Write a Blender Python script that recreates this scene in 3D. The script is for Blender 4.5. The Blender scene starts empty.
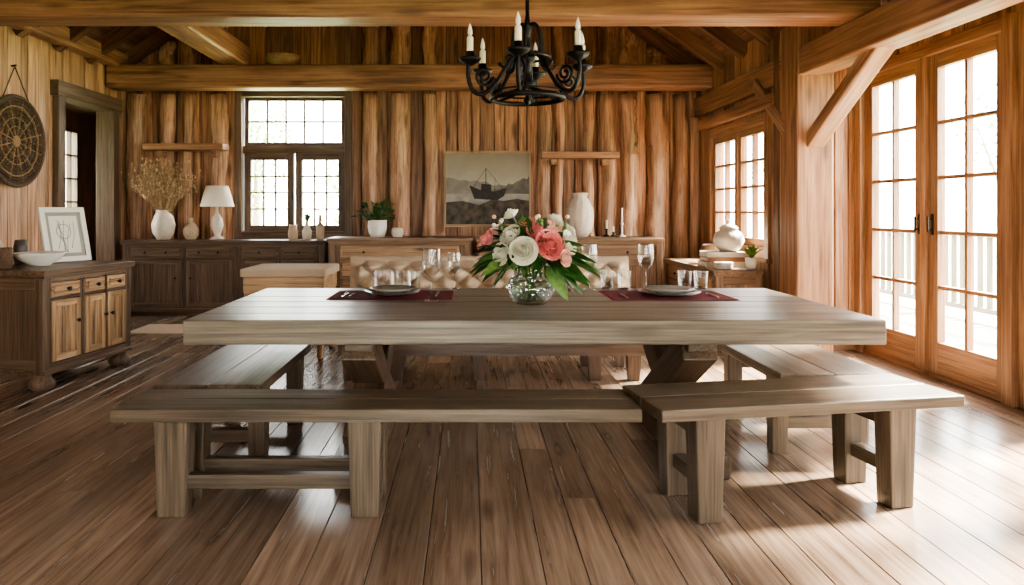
import bpy, math, random
from mathutils import Vector, Matrix, Euler, noise
R = random.Random(7)
PI = math.pi
scene = bpy.context.scene
try:
    scene.view_settings.view_transform = 'AgX'
    scene.view_settings.look = 'AgX - Medium High Contrast'
    scene.view_settings.exposure = 0.5
except Exception as e:
    print(e)

# ------------------------------------------------------------ materials
def newmat(name):
    m = bpy.data.materials.new(name); m.use_nodes = True
    nt = m.node_tree
    return m, nt, nt.nodes['Principled BSDF']

def plain(name, col, rough=0.5, metal=0.0, bump=0.0, bscale=40, var=0.0, spec=0.5, trans=0, ior=1.45, sub=0):
    m, nt, b = newmat(name)
    b.inputs['Base Color'].default_value = (*col, 1)
    b.inputs['Roughness'].default_value = rough
    b.inputs['Metallic'].default_value = metal
    b.inputs['Specular IOR Level'].default_value = spec
    b.inputs['Transmission Weight'].default_value = trans
    b.inputs['IOR'].default_value = ior
    tc = nt.nodes.new('ShaderNodeTexCoord')
    n = nt.nodes.new('ShaderNodeTexNoise'); n.inputs['Scale'].default_value = bscale; n.inputs['Detail'].default_value = 4
    nt.links.new(tc.outputs['Object'], n.inputs['Vector'])
    if bump > 0:
        bp = nt.nodes.new('ShaderNodeBump'); bp.inputs['Strength'].default_value = bump; bp.inputs['Distance'].default_value = 0.01
        nt.links.new(n.outputs['Fac'], bp.inputs['Height']); nt.links.new(bp.outputs['Normal'], b.inputs['Normal'])
    if var > 0:
        r = nt.nodes.new('ShaderNodeValToRGB')
        r.color_ramp.elements[0].position = 0.3; r.color_ramp.elements[1].position = 0.7
        r.color_ramp.elements[0].color = (*[c*(1-var) for c in col], 1)
        r.color_ramp.elements[1].color = (*[min(1, c*(1+var)) for c in col], 1)
        nt.links.new(n.outputs['Fac'], r.inputs['Fac']); nt.links.new(r.outputs['Color'], b.inputs['Base Color'])
    return m

def wood(name, dark, mid, light, rough=0.5, bump=0.25, gs=(1.0, 18, 18), var=0.25, knots=0.0, spec=0.4, patch=0.22, sat=1.0, val=1.0):
    m, nt, b = newmat(name); N = nt.nodes; L = nt.links
    at = N.new('ShaderNodeAttribute'); at.attribute_name = 'gco'
    rn = N.new('ShaderNodeAttribute'); rn.attribute_name = 'rnd'
    mp = N.new('ShaderNodeMapping'); mp.inputs['Scale'].default_value = (gs[0]*1.6, gs[1]*3, gs[2]*3)
    L.new(at.outputs['Vector'], mp.inputs['Vector'])
    n1 = N.new('ShaderNodeTexNoise'); n1.inputs['Scale'].default_value = 1.5; n1.inputs['Detail'].default_value = 6
    n1.inputs['Roughness'].default_value = 0.6; n1.inputs['Distortion'].default_value = 0.25
    L.new(mp.outputs['Vector'], n1.inputs['Vector'])
    mpb = N.new('ShaderNodeMapping'); mpb.inputs['Scale'].default_value = (gs[0]*0.7, gs[1]*0.65, gs[2]*0.65)
    L.new(at.outputs['Vector'], mpb.inputs['Vector'])
    n0 = N.new('ShaderNodeTexNoise'); n0.inputs['Scale'].default_value = 1.3; n0.inputs['Detail'].default_value = 7
    n0.inputs['Distortion'].default_value = 1.3; n0.inputs['Roughness'].default_value = 0.6
    L.new(mpb.outputs['Vector'], n0.inputs['Vector'])
    av = N.new('ShaderNodeMix'); av.inputs['Factor'].default_value = 0.5
    L.new(n1.outputs['Fac'], av.inputs['A']); L.new(n0.outputs['Fac'], av.inputs['B'])
    cr = N.new('ShaderNodeValToRGB'); e = cr.color_ramp.elements
    e[0].position = 0.37; e[0].color = (*dark, 1); e[1].position = 0.63; e[1].color = (*light, 1)
    k = e.new(0.49); k.color = (*mid, 1)
    L.new(av.outputs['Result'], cr.inputs['Fac'])
    mp2 = N.new('ShaderNodeMapping'); mp2.inputs['Scale'].default_value = (0.9, 3, 3)
    L.new(at.outputs['Vector'], mp2.inputs['Vector'])
    n2 = N.new('ShaderNodeTexNoise'); n2.inputs['Scale'].default_value = 1.3; n2.inputs['Detail'].default_value = 3
    L.new(mp2.outputs['Vector'], n2.inputs['Vector'])
    m1 = N.new('ShaderNodeMapRange'); m1.inputs['From Min'].default_value = 0.3; m1.inputs['From Max'].default_value = 0.7
    m1.inputs['To Min'].default_value = 1-patch; m1.inputs['To Max'].default_value = 1+patch
    L.new(n2.outputs['Fac'], m1.inputs['Value'])
    m2 = N.new('ShaderNodeMapRange'); m2.inputs['To Min'].default_value = val*(1-var); m2.inputs['To Max'].default_value = val*(1+var)
    L.new(rn.outputs['Fac'], m2.inputs['Value'])
    mu = N.new('ShaderNodeMath'); mu.operation = 'MULTIPLY'
    L.new(m1.outputs['Result'], mu.inputs[0]); L.new(m2.outputs['Result'], mu.inputs[1])
    hs = N.new('ShaderNodeHueSaturation'); L.new(mu.outputs[0], hs.inputs['Value']); L.new(cr.outputs['Color'], hs.inputs['Color'])
    hs.inputs['Saturation'].default_value = sat
    out = hs.outputs['Color']
    if knots > 0:
        mp3 = N.new('ShaderNodeMapping'); mp3.inputs['Scale'].default_value = (1.3, 5, 5)
        L.new(at.outputs['Vector'], mp3.inputs['Vector'])
        vo = N.new('ShaderNodeTexVoronoi'); vo.inputs['Scale'].default_value = 1.0
        L.new(mp3.outputs['Vector'], vo.inputs['Vector'])
        m3 = N.new('ShaderNodeMapRange'); m3.inputs['From Min'].default_value = 0.07; m3.inputs['From Max'].default_value = 0.2
        m3.inputs['To Min'].default_value = knots; m3.inputs['To Max'].default_value = 0.0
        L.new(vo.outputs['Distance'], m3.inputs['Value'])
        mx = N.new('ShaderNodeMix'); mx.data_type = 'RGBA'
        L.new(m3.outputs['Result'], mx.inputs['Factor']); L.new(out, mx.inputs['A'])
        mx.inputs['B'].default_value = (*[c*0.35 for c in dark], 1)
        out = mx.outputs['Result']
    L.new(out, b.inputs['Base Color'])
    b.inputs['Specular IOR Level'].default_value = spec
    mr = N.new('ShaderNodeMapRange'); mr.inputs['To Min'].default_value = rough+0.12; mr.inputs['To Max'].default_value = rough-0.1
    L.new(av.outputs['Result'], mr.inputs['Value']); L.new(mr.outputs['Result'], b.inputs['Roughness'])
    bp = N.new('ShaderNodeBump'); bp.inputs['Strength'].default_value = bump; bp.inputs['Distance'].default_value = 0.008
    L.new(av.outputs['Result'], bp.inputs['Height']); L.new(bp.outputs['Normal'], b.inputs['Normal'])
    return m

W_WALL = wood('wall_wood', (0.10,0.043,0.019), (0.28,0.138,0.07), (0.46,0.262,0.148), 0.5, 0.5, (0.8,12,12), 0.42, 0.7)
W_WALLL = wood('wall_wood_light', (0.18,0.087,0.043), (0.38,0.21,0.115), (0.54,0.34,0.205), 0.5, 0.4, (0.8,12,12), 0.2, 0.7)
W_LOG = wood('log_wood', (0.17,0.08,0.04), (0.41,0.22,0.122), (0.58,0.375,0.235), 0.45, 0.5, (0.7,11,11), 0.25, 0.7)
W_BEAM = wood('beam_wood', (0.12,0.052,0.025), (0.265,0.13,0.066), (0.40,0.22,0.123), 0.5, 0.4, (0.6,10,10), 0.12, 0.6)
W_ROOF = wood('roof_wood', (0.055,0.023,0.011), (0.155,0.073,0.038), (0.27,0.145,0.078), 0.6, 0.3, (0.7,12,12), 0.3, 0.5)
W_FLOOR = wood('floor_wood', (0.115,0.073,0.047), (0.20,0.134,0.090), (0.275,0.195,0.137), 0.24, 0.07, (0.8,12,12), 0.22, 0.6, 0.5)
W_TABLE = wood('table_wood', (0.055,0.042,0.028), (0.135,0.106,0.075), (0.22,0.18,0.133), 0.34, 0.4, (0.8,20,20), 0.1, 0.5, 0.45)
W_BENCH = wood('bench_wood', (0.036,0.024,0.015), (0.085,0.061,0.038), (0.145,0.108,0.072), 0.34, 0.4, (0.8,20,20), 0.1, 0.5, 0.45)
W_TRES = wood('trestle_wood', (0.035,0.022,0.014), (0.08,0.052,0.032), (0.13,0.088,0.058), 0.38, 0.3, (0.8,18,18), 0.12, 0.3)
W_HONEY = wood('honey_wood', (0.12,0.063,0.029), (0.32,0.193,0.10), (0.48,0.32,0.185), 0.45, 0.3, (0.9,18,18), 0.15, 0.8)
W_DKCAB = wood('dark_cabinet_wood', (0.045,0.027,0.017), (0.095,0.058,0.037), (0.155,0.10,0.066), 0.36, 0.3, (0.9,20,20), 0.15, 0.2)
W_SIDE = wood('sideboard_wood', (0.09,0.05,0.026), (0.18,0.108,0.062), (0.27,0.175,0.107), 0.45, 0.3, (0.9,20,20), 0.15, 0.4)
W_FRAME = wood('window_wood', (0.14,0.07,0.034), (0.26,0.14,0.072), (0.37,0.215,0.12), 0.42, 0.2, (0.9,20,20), 0.12, 0.2)
W_FRAMED = wood('window_wood_dark', (0.05,0.03,0.018), (0.105,0.065,0.04), (0.17,0.112,0.072), 0.45, 0.2, (0.9,20,20), 0.12, 0.1)
W_DECK = wood('deck_wood', (0.18,0.15,0.12), (0.25,0.21,0.17), (0.32,0.28,0.23), 0.6, 0.2)
W_RAIL = wood('railing_wood', (0.09,0.075,0.06), (0.13,0.11,0.085), (0.17,0.145,0.11), 0.6, 0.2)
IRON = plain('black_iron', (0.018,0.017,0.017), 0.42, 0.7, 0.2, 60)
KNOB = plain('knob_black', (0.02,0.018,0.016), 0.35, 0.6)
WAX = plain('candle_wax', (0.80,0.72,0.55), 0.5)
CREAM = plain('cream_ceramic', (0.58,0.50,0.40), 0.45, 0, 0.3, 30, 0.1)
WHITEC = plain('white_ceramic', (0.72,0.69,0.62), 0.35, 0, 0.1, 30)
TERRA = plain('sand_ceramic', (0.45,0.33,0.22), 0.6, 0, 0.3, 40, 0.15)
DARKC = plain('dark_ceramic', (0.06,0.045,0.035), 0.4, 0, 0.2, 40)
FABRIC = plain('cream_linen', (0.46,0.35,0.245), 0.9, 0, 0.4, 220, 0.08, 0.2)
SHADE = plain('lamp_shade_linen', (0.70,0.62,0.50), 0.9, 0, 0.2, 200)
BURG = plain('burgundy_cloth', (0.13,0.022,0.024), 0.9, 0, 0.6, 200, 0.3, 0.2)
PLATE = plain('slate_plate', (0.07,0.066,0.057), 0.25, 0, 0.1, 30)
PLATE2 = plain('stone_plate', (0.25,0.23,0.19), 0.25)
STEEL = plain('cutlery_steel', (0.6,0.58,0.55), 0.2, 1.0)
LEAF = plain('leaf_green', (0.022,0.08,0.014), 0.42, 0, 0.2, 30, 0.5)
LEAF2 = plain('leaf_light', (0.10,0.18,0.045), 0.45, 0, 0.2, 30, 0.4)
PETW = plain('petal_white', (0.76,0.72,0.58), 0.6, 0, 0.1, 40, 0.08)
PETP = plain('petal_pink', (0.72,0.22,0.22), 0.6, 0, 0.1, 40, 0.25)
PETB = plain('petal_blush', (0.75,0.44,0.36), 0.6, 0, 0.1, 40, 0.15)
TWIG = plain('dried_twig', (0.40,0.26,0.14), 0.9, 0, 0.2, 40, 0.3)
TWIG2 = plain('dried_seed', (0.54,0.38,0.22), 0.9, 0, 0.2, 40, 0.3)
WICKER = plain('wicker', (0.085,0.048,0.026), 0.7, 0, 0.6, 90, 0.5)
WICKL = plain('wicker_light', (0.26,0.16,0.08), 0.8, 0, 0.6, 90, 0.4)
PAPER = plain('paper_white', (0.68,0.64,0.56), 0.8)
INK = plain('ink_grey', (0.25,0.22,0.2), 0.8)
BULB = plain('bulb_glass', (0.9,0.88,0.8), 0.1)
BRICK = plain('subfloor_dark', (0.03,0.018,0.01), 0.9)
GRASS = plain('grass', (0.30,0.36,0.18), 0.95, 0, 0.3, 3, 0.2)
TLEAF = plain('tree_leaf', (0.17,0.25,0.085), 0.8, 0, 0, 2, 0.3)
TRUNK = plain('tree_bark', (0.2,0.17,0.13), 0.9)
BOOKS = [plain('book_%d'%i, c, 0.7) for i, c in enumerate([(0.42,0.33,0.23),(0.22,0.10,0.05),(0.45,0.4,0.32),(0.15,0.13,0.11)])]

def thin_glass(name, tint=(0.95,0.97,0.96), base=0.03, edge=0.5, pw=3.0, rough=0.02, bump=0):
    m = bpy.data.materials.new(name); m.use_nodes = True; nt = m.node_tree
    for n in list(nt.nodes): nt.nodes.remove(n)
    o = nt.nodes.new('ShaderNodeOutputMaterial'); t = nt.nodes.new('ShaderNodeBsdfTransparent'); t.inputs[0].default_value = (*tint, 1)
    g = nt.nodes.new('ShaderNodeBsdfGlossy'); g.inputs['Roughness'].default_value = rough
    f = nt.nodes.new('ShaderNodeLayerWeight'); f.inputs['Blend'].default_value = 0.5
    p = nt.nodes.new('ShaderNodeMath'); p.operation = 'POWER'; p.inputs[1].default_value = pw
    mm = nt.nodes.new('ShaderNodeMath'); mm.operation = 'MULTIPLY_ADD'; mm.inputs[1].default_value = edge; mm.inputs[2].default_value = base; mm.use_clamp = True
    x = nt.nodes.new('ShaderNodeMixShader')
    nt.links.new(f.outputs['Facing'], p.inputs[0]); nt.links.new(p.outputs[0], mm.inputs[0]); nt.links.new(mm.outputs[0], x.inputs[0])
    nt.links.new(t.outputs[0], x.inputs[1]); nt.links.new(g.outputs[0], x.inputs[2]); nt.links.new(x.outputs[0], o.inputs[0])
    if bump:
        tc = nt.nodes.new('ShaderNodeTexCoord'); v = nt.nodes.new('ShaderNodeTexVoronoi'); v.inputs['Scale'].default_value = 38
        bp = nt.nodes.new('ShaderNodeBump'); bp.inputs['Strength'].default_value = bump; bp.inputs['Distance'].default_value = 0.02
        nt.links.new(tc.outputs['Object'], v.inputs['Vector']); nt.links.new(v.outputs['Distance'], bp.inputs['Height'])
        nt.links.new(bp.outputs[0], g.inputs['Normal']); nt.links.new(bp.outputs[0], f.inputs['Normal'])
    return m
PANE = thin_glass('window_glass', (0.98,0.99,0.98), 0.02, 0.3)
TGLASS = thin_glass('drinking_glass', (0.93,0.94,0.93), 0.08, 0.9, 1.8)
CRYST = thin_glass('crystal_glass', (0.93,0.96,0.95), 0.18, 0.7, 1.5, 0.05, 0.8)

# ------------------------------------------------------------ mesh builder
class MB:
    def __init__(s, M=None):
        s.v=[]; s.f=[]; s.m=[]; s.sm=[]; s.g=[]; s.r=[]; s.mats=[]; s.M=M or Matrix()
    def mi(s, mat):
        if mat not in s.mats: s.mats.append(mat)
        return s.mats.index(mat)
    def add(s, vs, fs, mat, ax=0, smooth=False, M=None):
        b=len(s.v); off=(R.uniform(0,60),R.uniform(0,60),R.uniform(0,60)); r=R.random(); k=s.mi(mat)
        T = s.M @ M if M is not None else s.M
        for v in vs:
            L=Vector(v); s.v.append(T@L)
            s.g.append((L[ax]+off[0], L[(ax+1)%3]+off[1], L[(ax+2)%3]+off[2])); s.r.append(r)
        for f in fs:
            s.f.append([i+b for i in f]); s.m.append(k); s.sm.append(smooth)
    def bx(s,x0,x1,y0,y1,z0,z1,mat,ax=None):
        s.box(((x0+x1)/2,(y0+y1)/2,(z0+z1)/2),(abs(x1-x0),abs(y1-y0),abs(z1-z0)),mat,ax=ax)
    def box(s,c,d,mat,rot=None,ax=None,tb=(1,1)):
        hx,hy,hz=d[0]/2,d[1]/2,d[2]/2
        if ax is None: ax=max(range(3),key=lambda i:d[i])
        tx,ty=tb
        vs=[(-hx*tx,-hy*ty,-hz),(hx*tx,-hy*ty,-hz),(hx*tx,hy*ty,-hz),(-hx*tx,hy*ty,-hz),(-hx,-hy,hz),(hx,-hy,hz),(hx,hy,hz),(-hx,hy,hz)]
        fs=[(0,3,2,1),(4,5,6,7),(0,1,5,4),(1,2,6,5),(2,3,7,6),(3,0,4,7)]
        M=Matrix.Translation(Vector(c))
        if rot: M=M@Euler(rot).to_matrix().to_4x4()
        s.add(vs,fs,mat,ax,False,M)
    def beam(s,p0,p1,w,h,mat,up=(0,0,1)):
        p0=Vector(p0);p1=Vector(p1);z=(p1-p0);L=z.length;z.normalize();u=Vector(up)
        x=u.cross(z)
        if x.length<1e-4: x=Vector((1,0,0)).cross(z)
        x.normalize();y=z.cross(x)
        M=Matrix((x,y,z)).transposed().to_4x4();M.translation=(p0+p1)/2
        hx,hy,hz=w/2,h/2,L/2
        vs=[(-hx,-hy,-hz),(hx,-hy,-hz),(hx,hy,-hz),(-hx,hy,-hz),(-hx,-hy,hz),(hx,-hy,hz),(hx,hy,hz),(-hx,hy,hz)]
        fs=[(0,3,2,1),(4,5,6,7),(0,1,5,4),(1,2,6,5),(2,3,7,6),(3,0,4,7)]
        s.add(vs,fs,mat,2,False,M)
    def lathe(s,prof,c,mat,seg=28,fn=None,rot=None,smooth=True):
        vs=[];rings=[]
        for (r,z) in prof:
            if r<1e-5: rings.append([len(vs)]);vs.append((0,0,z))
            else:
                ring=[]
                for i in range(seg):
                    a=2*PI*i/seg;rr=r*(fn(a,z) if fn else 1)
                    ring.append(len(vs));vs.append((rr*math.cos(a),rr*math.sin(a),z))
                rings.append(ring)
        fs=[]
        for a,b in zip(rings[:-1],rings[1:]):
            for i in range(seg):
                j=(i+1)%seg
                if len(a)==1 and len(b)==1: continue
                if len(a)==1: fs.append((a[0],b[j],b[i]))
                elif len(b)==1: fs.append((a[i],a[j],b[0]))
                else: fs.append((a[i],a[j],b[j],b[i]))
        M=Matrix.Translation(Vector(c))
        if rot: M=M@Euler(rot).to_matrix().to_4x4()
        s.add(vs,fs,mat,2,smooth,M)
    def tube(s,pts,rad,mat,seg=8,closed=False,wob=0):
        pts=[Vector(p) for p in pts];n=len(pts)
        if not isinstance(rad,(list,tuple)): rad=[rad]*n
        vs=[];prev=None
        for i,p in enumerate(pts):
            if closed: t=pts[(i+1)%n]-pts[i-1]
            else: t=pts[min(i+1,n-1)]-pts[max(i-1,0)]
            t.normalize()
            if prev is None:
                u=Vector((0,0,1)) if abs(t.z)<.9 else Vector((1,0,0)); x=u.cross(t)
            else: x=prev-t*prev.dot(t)
            x.normalize();prev=x;y=t.cross(x)
            for k in range(seg):
                a=2*PI*k/seg;rr=rad[i]
                if wob: rr*=1+wob*noise.noise(Vector((math.cos(a)*1.3,math.sin(a)*1.3,i*.6))+p*1.7)
                vs.append(p+x*(math.cos(a)*rr)+y*(math.sin(a)*rr))
        fs=[]
        for i in range(n if closed else n-1):
            j=(i+1)%n
            for k in range(seg):
                l=(k+1)%seg;fs.append((i*seg+k,i*seg+l,j*seg+l,j*seg+k))
        if not closed:
            fs.append(tuple(range(seg))[::-1]);fs.append(tuple((n-1)*seg+k for k in range(seg)))
        d=pts[-1]-pts[0];ax=max(range(3),key=lambda q:abs(d[q]))
        s.add(vs,fs,mat,ax,True)
    def ell(s,c,r,mat,seg=16,rings=10,fn=None,rot=None):
        if not isinstance(r,(list,tuple)): r=(r,r,r)
        vs=[(0,0,-r[2])]
        for i in range(1,rings):
            ph=-PI/2+PI*i/rings
            for k in range(seg):
                a=2*PI*k/seg;d=Vector((math.cos(ph)*math.cos(a),math.cos(ph)*math.sin(a),math.sin(ph)))
                q=fn(d) if fn else 1
                vs.append((d.x*r[0]*q,d.y*r[1]*q,d.z*r[2]*q))
        vs.append((0,0,r[2]));fs=[]
        for k in range(seg): fs.append((0,1+(k+1)%seg,1+k))
        for i in range(rings-2):
            for k in range(seg):
                l=(k+1)%seg;a=1+i*seg;b=a+seg;fs.append((a+k,a+l,b+l,b+k))
        t=len(vs)-1;a=1+(rings-2)*seg
        for k in range(seg): fs.append((a+k,a+(k+1)%seg,t))
        M=Matrix.Translation(Vector(c))
        if rot: M=M@Euler(rot).to_matrix().to_4x4()
        s.add(vs,fs,mat,0,True,M)
    def grid(s,nx,ny,fn,mat,smooth=True,ax=0,M=None):
        vs=[fn(i/nx,j/ny) for j in range(ny+1) for i in range(nx+1)]
        fs=[(j*(nx+1)+i,j*(nx+1)+i+1,(j+1)*(nx+1)+i+1,(j+1)*(nx+1)+i) for j in range(ny) for i in range(nx)]
        s.add(vs,fs,mat,ax,smooth,M)
    def poly(s,pts,mat): s.add(pts,[tuple(range(len(pts)))],mat)
    def build(s,name,bevel=0,parent=None,seg=2):
        me=bpy.data.meshes.new(name);me.from_pydata([tuple(v) for v in s.v],[],s.f)
        for m in s.mats: me.materials.append(m)
        me.polygons.foreach_set('material_index',s.m);me.polygons.foreach_set('use_smooth',s.sm)
        a=me.attributes.new('gco','FLOAT_VECTOR','POINT');a.data.foreach_set('vector',[c for g in s.g for c in g])
        a=me.attributes.new('rnd','FLOAT','POINT');a.data.foreach_set('value',s.r)
        me.update()
        o=bpy.data.objects.new(name,me);scene.collection.objects.link(o)
        if bevel>0:
            b=o.modifiers.new('bevel','BEVEL');b.width=bevel;b.segments=seg;b.limit_method='ANGLE';b.angle_limit=math.radians(50)
        if parent: o.parent=parent
        return o

def wbx(mb,wall,u0,u1,v0,v1,w0,w1,mat,ax=None):
    k,B=wall
    if k=='back': mb.bx(u0,u1,B-w1,B-w0,v0,v1,mat,ax)
    elif k=='front': mb.bx(u0,u1,B+w0,B+w1,v0,v1,mat,ax)
    elif k=='left': mb.bx(B+w0,B+w1,u0,u1,v0,v1,mat,ax)
    elif k=='right': mb.bx(B-w1,B-w0,u0,u1,v0,v1,mat,ax)

XL,XR,XD,YB,YJ=-4.35,2.89,3.53,8.9,6.4
YF=-2.4
def rz(x):
    return 2.95+(2.9-x)*.7 if x>-.782 else 3.03+(x+4.35)*.7

def boards(mb,wall,u0,u1,v0,vt,ops,mat,wmin=.12,wmax=.22,dep=.03,gap=.0015):
    ed=sorted(set([u0,u1]+[o[0] for o in ops]+[o[1] for o in ops])); ed=[e for e in ed if u0<=e<=u1]
    for a,b in zip(ed[:-1],ed[1:]):
        n=max(1,round((b-a)/R.uniform(wmin,wmax)));cuts=[a+(b-a)*i/n for i in range(n+1)]
        for i in range(1,n): cuts[i]+=R.uniform(-.2,.2)*(b-a)/n
        for c0,c1 in zip(cuts[:-1],cuts[1:]):
            m=(c0+c1)/2;top=vt(m) if callable(vt) else vt
            segs=[(v0,top)]
            for o in ops:
                if o[0]<m<o[1]:
                    ns=[]
                    for s0,s1 in segs:
                        if o[2]>s0: ns.append((s0,min(s1,o[2])))
                        if o[3]<s1: ns.append((max(s0,o[3]),s1))
                    segs=ns
            d=R.uniform(.004,dep)
            for s0,s1 in segs:
                if s1-s0>.02:
                    wbx(mb,wall,c0+gap,c1-gap,s0,s1,-.005,d,mat,2)
                    wbx(mb,wall,c0-.004,c1+.004,s0,s1,-.12,-.005,W_ROOF,2)

# ------------------------------------------------------------ floor
mb=MB()
x=-5.9
while x<XD+.1:
    w=R.choice([.15,.18,.2,.2,.22]);y=YF-R.uniform(0,3)
    while y<YB+.1:
        L=R.uniform(3.2,5.5);y0=max(y,YF);y1=min(y+L,YB+.1)
        if y1>y0+.05: mb.bx(x+.0018,x+w-.0018,y0+.0015,y1-.0015,-.03,R.uniform(-.001,0),W_FLOOR,1)
        y+=L
    x+=w
mb.bx(-5.95,XD+.15,YF,YB+.15,-.2,-.031,BRICK)
mb.build('floor',.0015,seg=1)

# ------------------------------------------------------------ walls
WB=('back',YB);WL=('left',XL);WR=('right',XR);WD=('right',XD);WF=('front',YF)
bw=(-2.96,-1.5,.92,2.78)
mb=MB()
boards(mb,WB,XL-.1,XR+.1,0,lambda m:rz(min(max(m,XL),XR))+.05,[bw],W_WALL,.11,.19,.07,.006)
mb.build('wall_back',.01,seg=2)
fw=[(-3.3,-1.9,.9,2.5),(-.9,.7,0,2.5),(1.4,2.5,.9,2.5)]  # openings of the unseen front wall, sized to limit fill light
mb=MB()  # unseen wall behind the camera, added to cut fill from that side
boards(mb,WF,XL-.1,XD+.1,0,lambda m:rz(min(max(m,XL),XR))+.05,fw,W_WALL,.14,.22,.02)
mb.build('wall_front_light_block')
dl=(7.35,8.45,0,2.52)
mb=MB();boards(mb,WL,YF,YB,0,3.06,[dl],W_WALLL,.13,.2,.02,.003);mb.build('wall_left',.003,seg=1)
rw=(6.72,8.4,.82,2.2)
mb=MB();boards(mb,WR,YJ,YB,0,3.0,[rw],W_WALL,.12,.2,.03);mb.build('wall_right',.003,seg=1)
mb=MB();boards(mb,('back',YJ),XR-.06,XD+.1,0,2.9,[],W_WALLL,.12,.2,.03);mb.build('wall_jog',.003,seg=1)
dops=[(4.50,6.34,0,2.54),(2.3,4.16,0,2.54),(.14,2.0,0,2.54),(-2.1,-.2,0,2.54)]
mb=MB();boards(mb,WD,YF,YJ,0,2.9,dops,W_WALLL,.12,.2,.02);mb.build('wall_garden_side',.003,seg=1)

# roof
mb=MB();ang=math.atan(.7);cs=math.cos(ang)
for sd in (0,1):
    x0,x1=(XL-.2,-.782) if sd==0 else (-.782,XR+.12)
    n=int((x1-x0)/cs/.18)
    for i in range(n):
        a=x0+(x1-x0)*i/n;b=x0+(x1-x0)*(i+1)/n;c=(a+b)/2
        zc=3.03+(c+4.35)*.7 if sd==0 else 2.95+(2.9-c)*.7
        mb.box((c,(YF+YB)/2,zc+.06),((b-a)/cs-.003,YB-YF+.2,.035),W_ROOF,rot=(0,-ang if sd==0 else ang,0),ax=1)
mb.bx(XL-.2,XR+.1,YF,YB+.15,rz(-.782)+.12,rz(-.782)+.16,W_ROOF)
mb.build('ceiling')
mb=MB()
for i in range(5):
    a=XR-.08+i*.16;mb.bx(a,a+.157,YF,YJ+.1,2.9,2.93,W_ROOF,1)
for i in range(10):
    y=YJ-.4-i*.85;mb.bx(XR+.21,XD,y-.05,y+.05,2.80,2.9,W_BEAM)
mb.build('ceiling_aisle')
mb=MB();y=YB-.35
while y>YF:
    mb.beam((XL,y,rz(XL)-.04),(-.782,y,rz(-.782)-.04),.1,.17,W_ROOF)
    mb.beam((XR,y,rz(XR)-.04),(-.782,y,rz(-.782)-.04),.1,.17,W_ROOF)
    y-=.62
mb.build('ceiling_rafters',.006)

# beams
def cross(name,y,w,z0,z1,mat=W_BEAM,x0=XL+.03,x1=XR+.12):
    m=MB();m.bx(x0,x1,y-w/2,y+w/2,z0,z1,mat);m.build(name,.025)
cross('ceiling_beam',5.25,.3,2.68,3.0);cross('ceiling_beam',8.42,.26,2.72,3.0);cross('ceiling_beam',3.9,.3,2.68,3.0);cross('ceiling_beam',1.5,.3,2.68,3.0)
m=MB();m.bx(-2.98,-2.66,1.5,8.5,3.0,3.24,W_BEAM);m.build('ceiling_joist',.025)
m=MB();m.bx(XL+.02,XL+.2,YF,YB-.02,2.98,3.16,W_BEAM);m.build('wall_plate_beam',.02)
m=MB();m.bx(XD-.16,XD-.03,YF,YJ,2.62,2.8,W_BEAM);m.build('trim_2',.015)
m=MB();m.bx(XR-.06,XR+.2,YF,YB-.02,2.43,2.68,W_BEAM)
m.bx(XR-.08,XR+.24,6.02,6.34,0,2.95,W_BEAM,2)
m.bx(XR-.08,XR+.24,1.0,1.3,0,2.43,W_BEAM,2)
m.beam((XR+.08,6.15,1.80),(XR+.08,4.95,2.52),.12,.15,W_LOG,up=(1,0,0))
m.beam((XR-.02,6.25,1.98),(XR-.02,6.95,2.52),.13,.13,W_LOG,up=(1,0,0))
m.bx(XR-.14,XR-.03,YB-.16,YB-.04,0,2.43,W_LOG)
m.build('wall_timber_frame',.015)
lg=MB()
for x,r in [(-4.2,.11),(-3.82,.085),(-3.55,.065),(-3.16,.095),(-1.25,.10),(-.88,.12),(-.5,.085),(.93,.085),(1.12,.055),(1.5,.06),(1.74,.09),(2.0,.11),(2.35,.13),(2.66,.10)]:
    ph=R.uniform(0,9);n=20
    for z0,z1 in ((0,2.72),(2.98,min(rz(x)-.02,4.2))):
        if z1<z0+.1: continue
        lg.tube([(x+.015*math.sin(ph+i*.45),8.83,z0+(z1-z0)*i/n) for i in range(n+1)],[r*(1+.06*math.sin(i*.8+ph)) for i in range(n+1)],W_LOG,16,wob=.22)
lg.build('wall_log_posts')

# baseboards
m=MB();m.bx(XL+.03,XL+.05,YF,7.2,0,.14,W_FRAMED);m.build('baseboard_left',.004)
m=MB();m.bx(XR+.25,XD-.04,YJ-.06,YJ-.035,0,.14,W_FRAME);m.build('baseboard_jog',.004)

# ------------------------------------------------------------ windows
def sash(mb,wall,u0,u1,v0,v1,nx,ny,fr,mu,mat,w0=-.06,w1=-.02,bot=None):
    bt=bot or fr
    wbx(mb,wall,u0,u0+fr,v0,v1,w0,w1,mat,2);wbx(mb,wall,u1-fr,u1,v0,v1,w0,w1,mat,2)
    wbx(mb,wall,u0+fr,u1-fr,v0,v0+bt,w0,w1,mat);wbx(mb,wall,u0+fr,u1-fr,v1-fr,v1,w0,w1,mat)
    a,b,c,d=u0+fr,u1-fr,v0+bt,v1-fr
    for i in range(1,nx):
        u=a+(b-a)*i/nx;wbx(mb,wall,u-mu/2,u+mu/2,c,d,w0+.008,w1-.004,mat,2)
    for j in range(1,ny):
        v=c+(d-c)*j/ny;wbx(mb,wall,a,b,v-mu/2,v+mu/2,w0+.009,w1-.005,mat)
    m=(w0+w1)/2;wbx(mb,wall,a,b,c,d,m-.002,m+.002,PANE)
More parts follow.
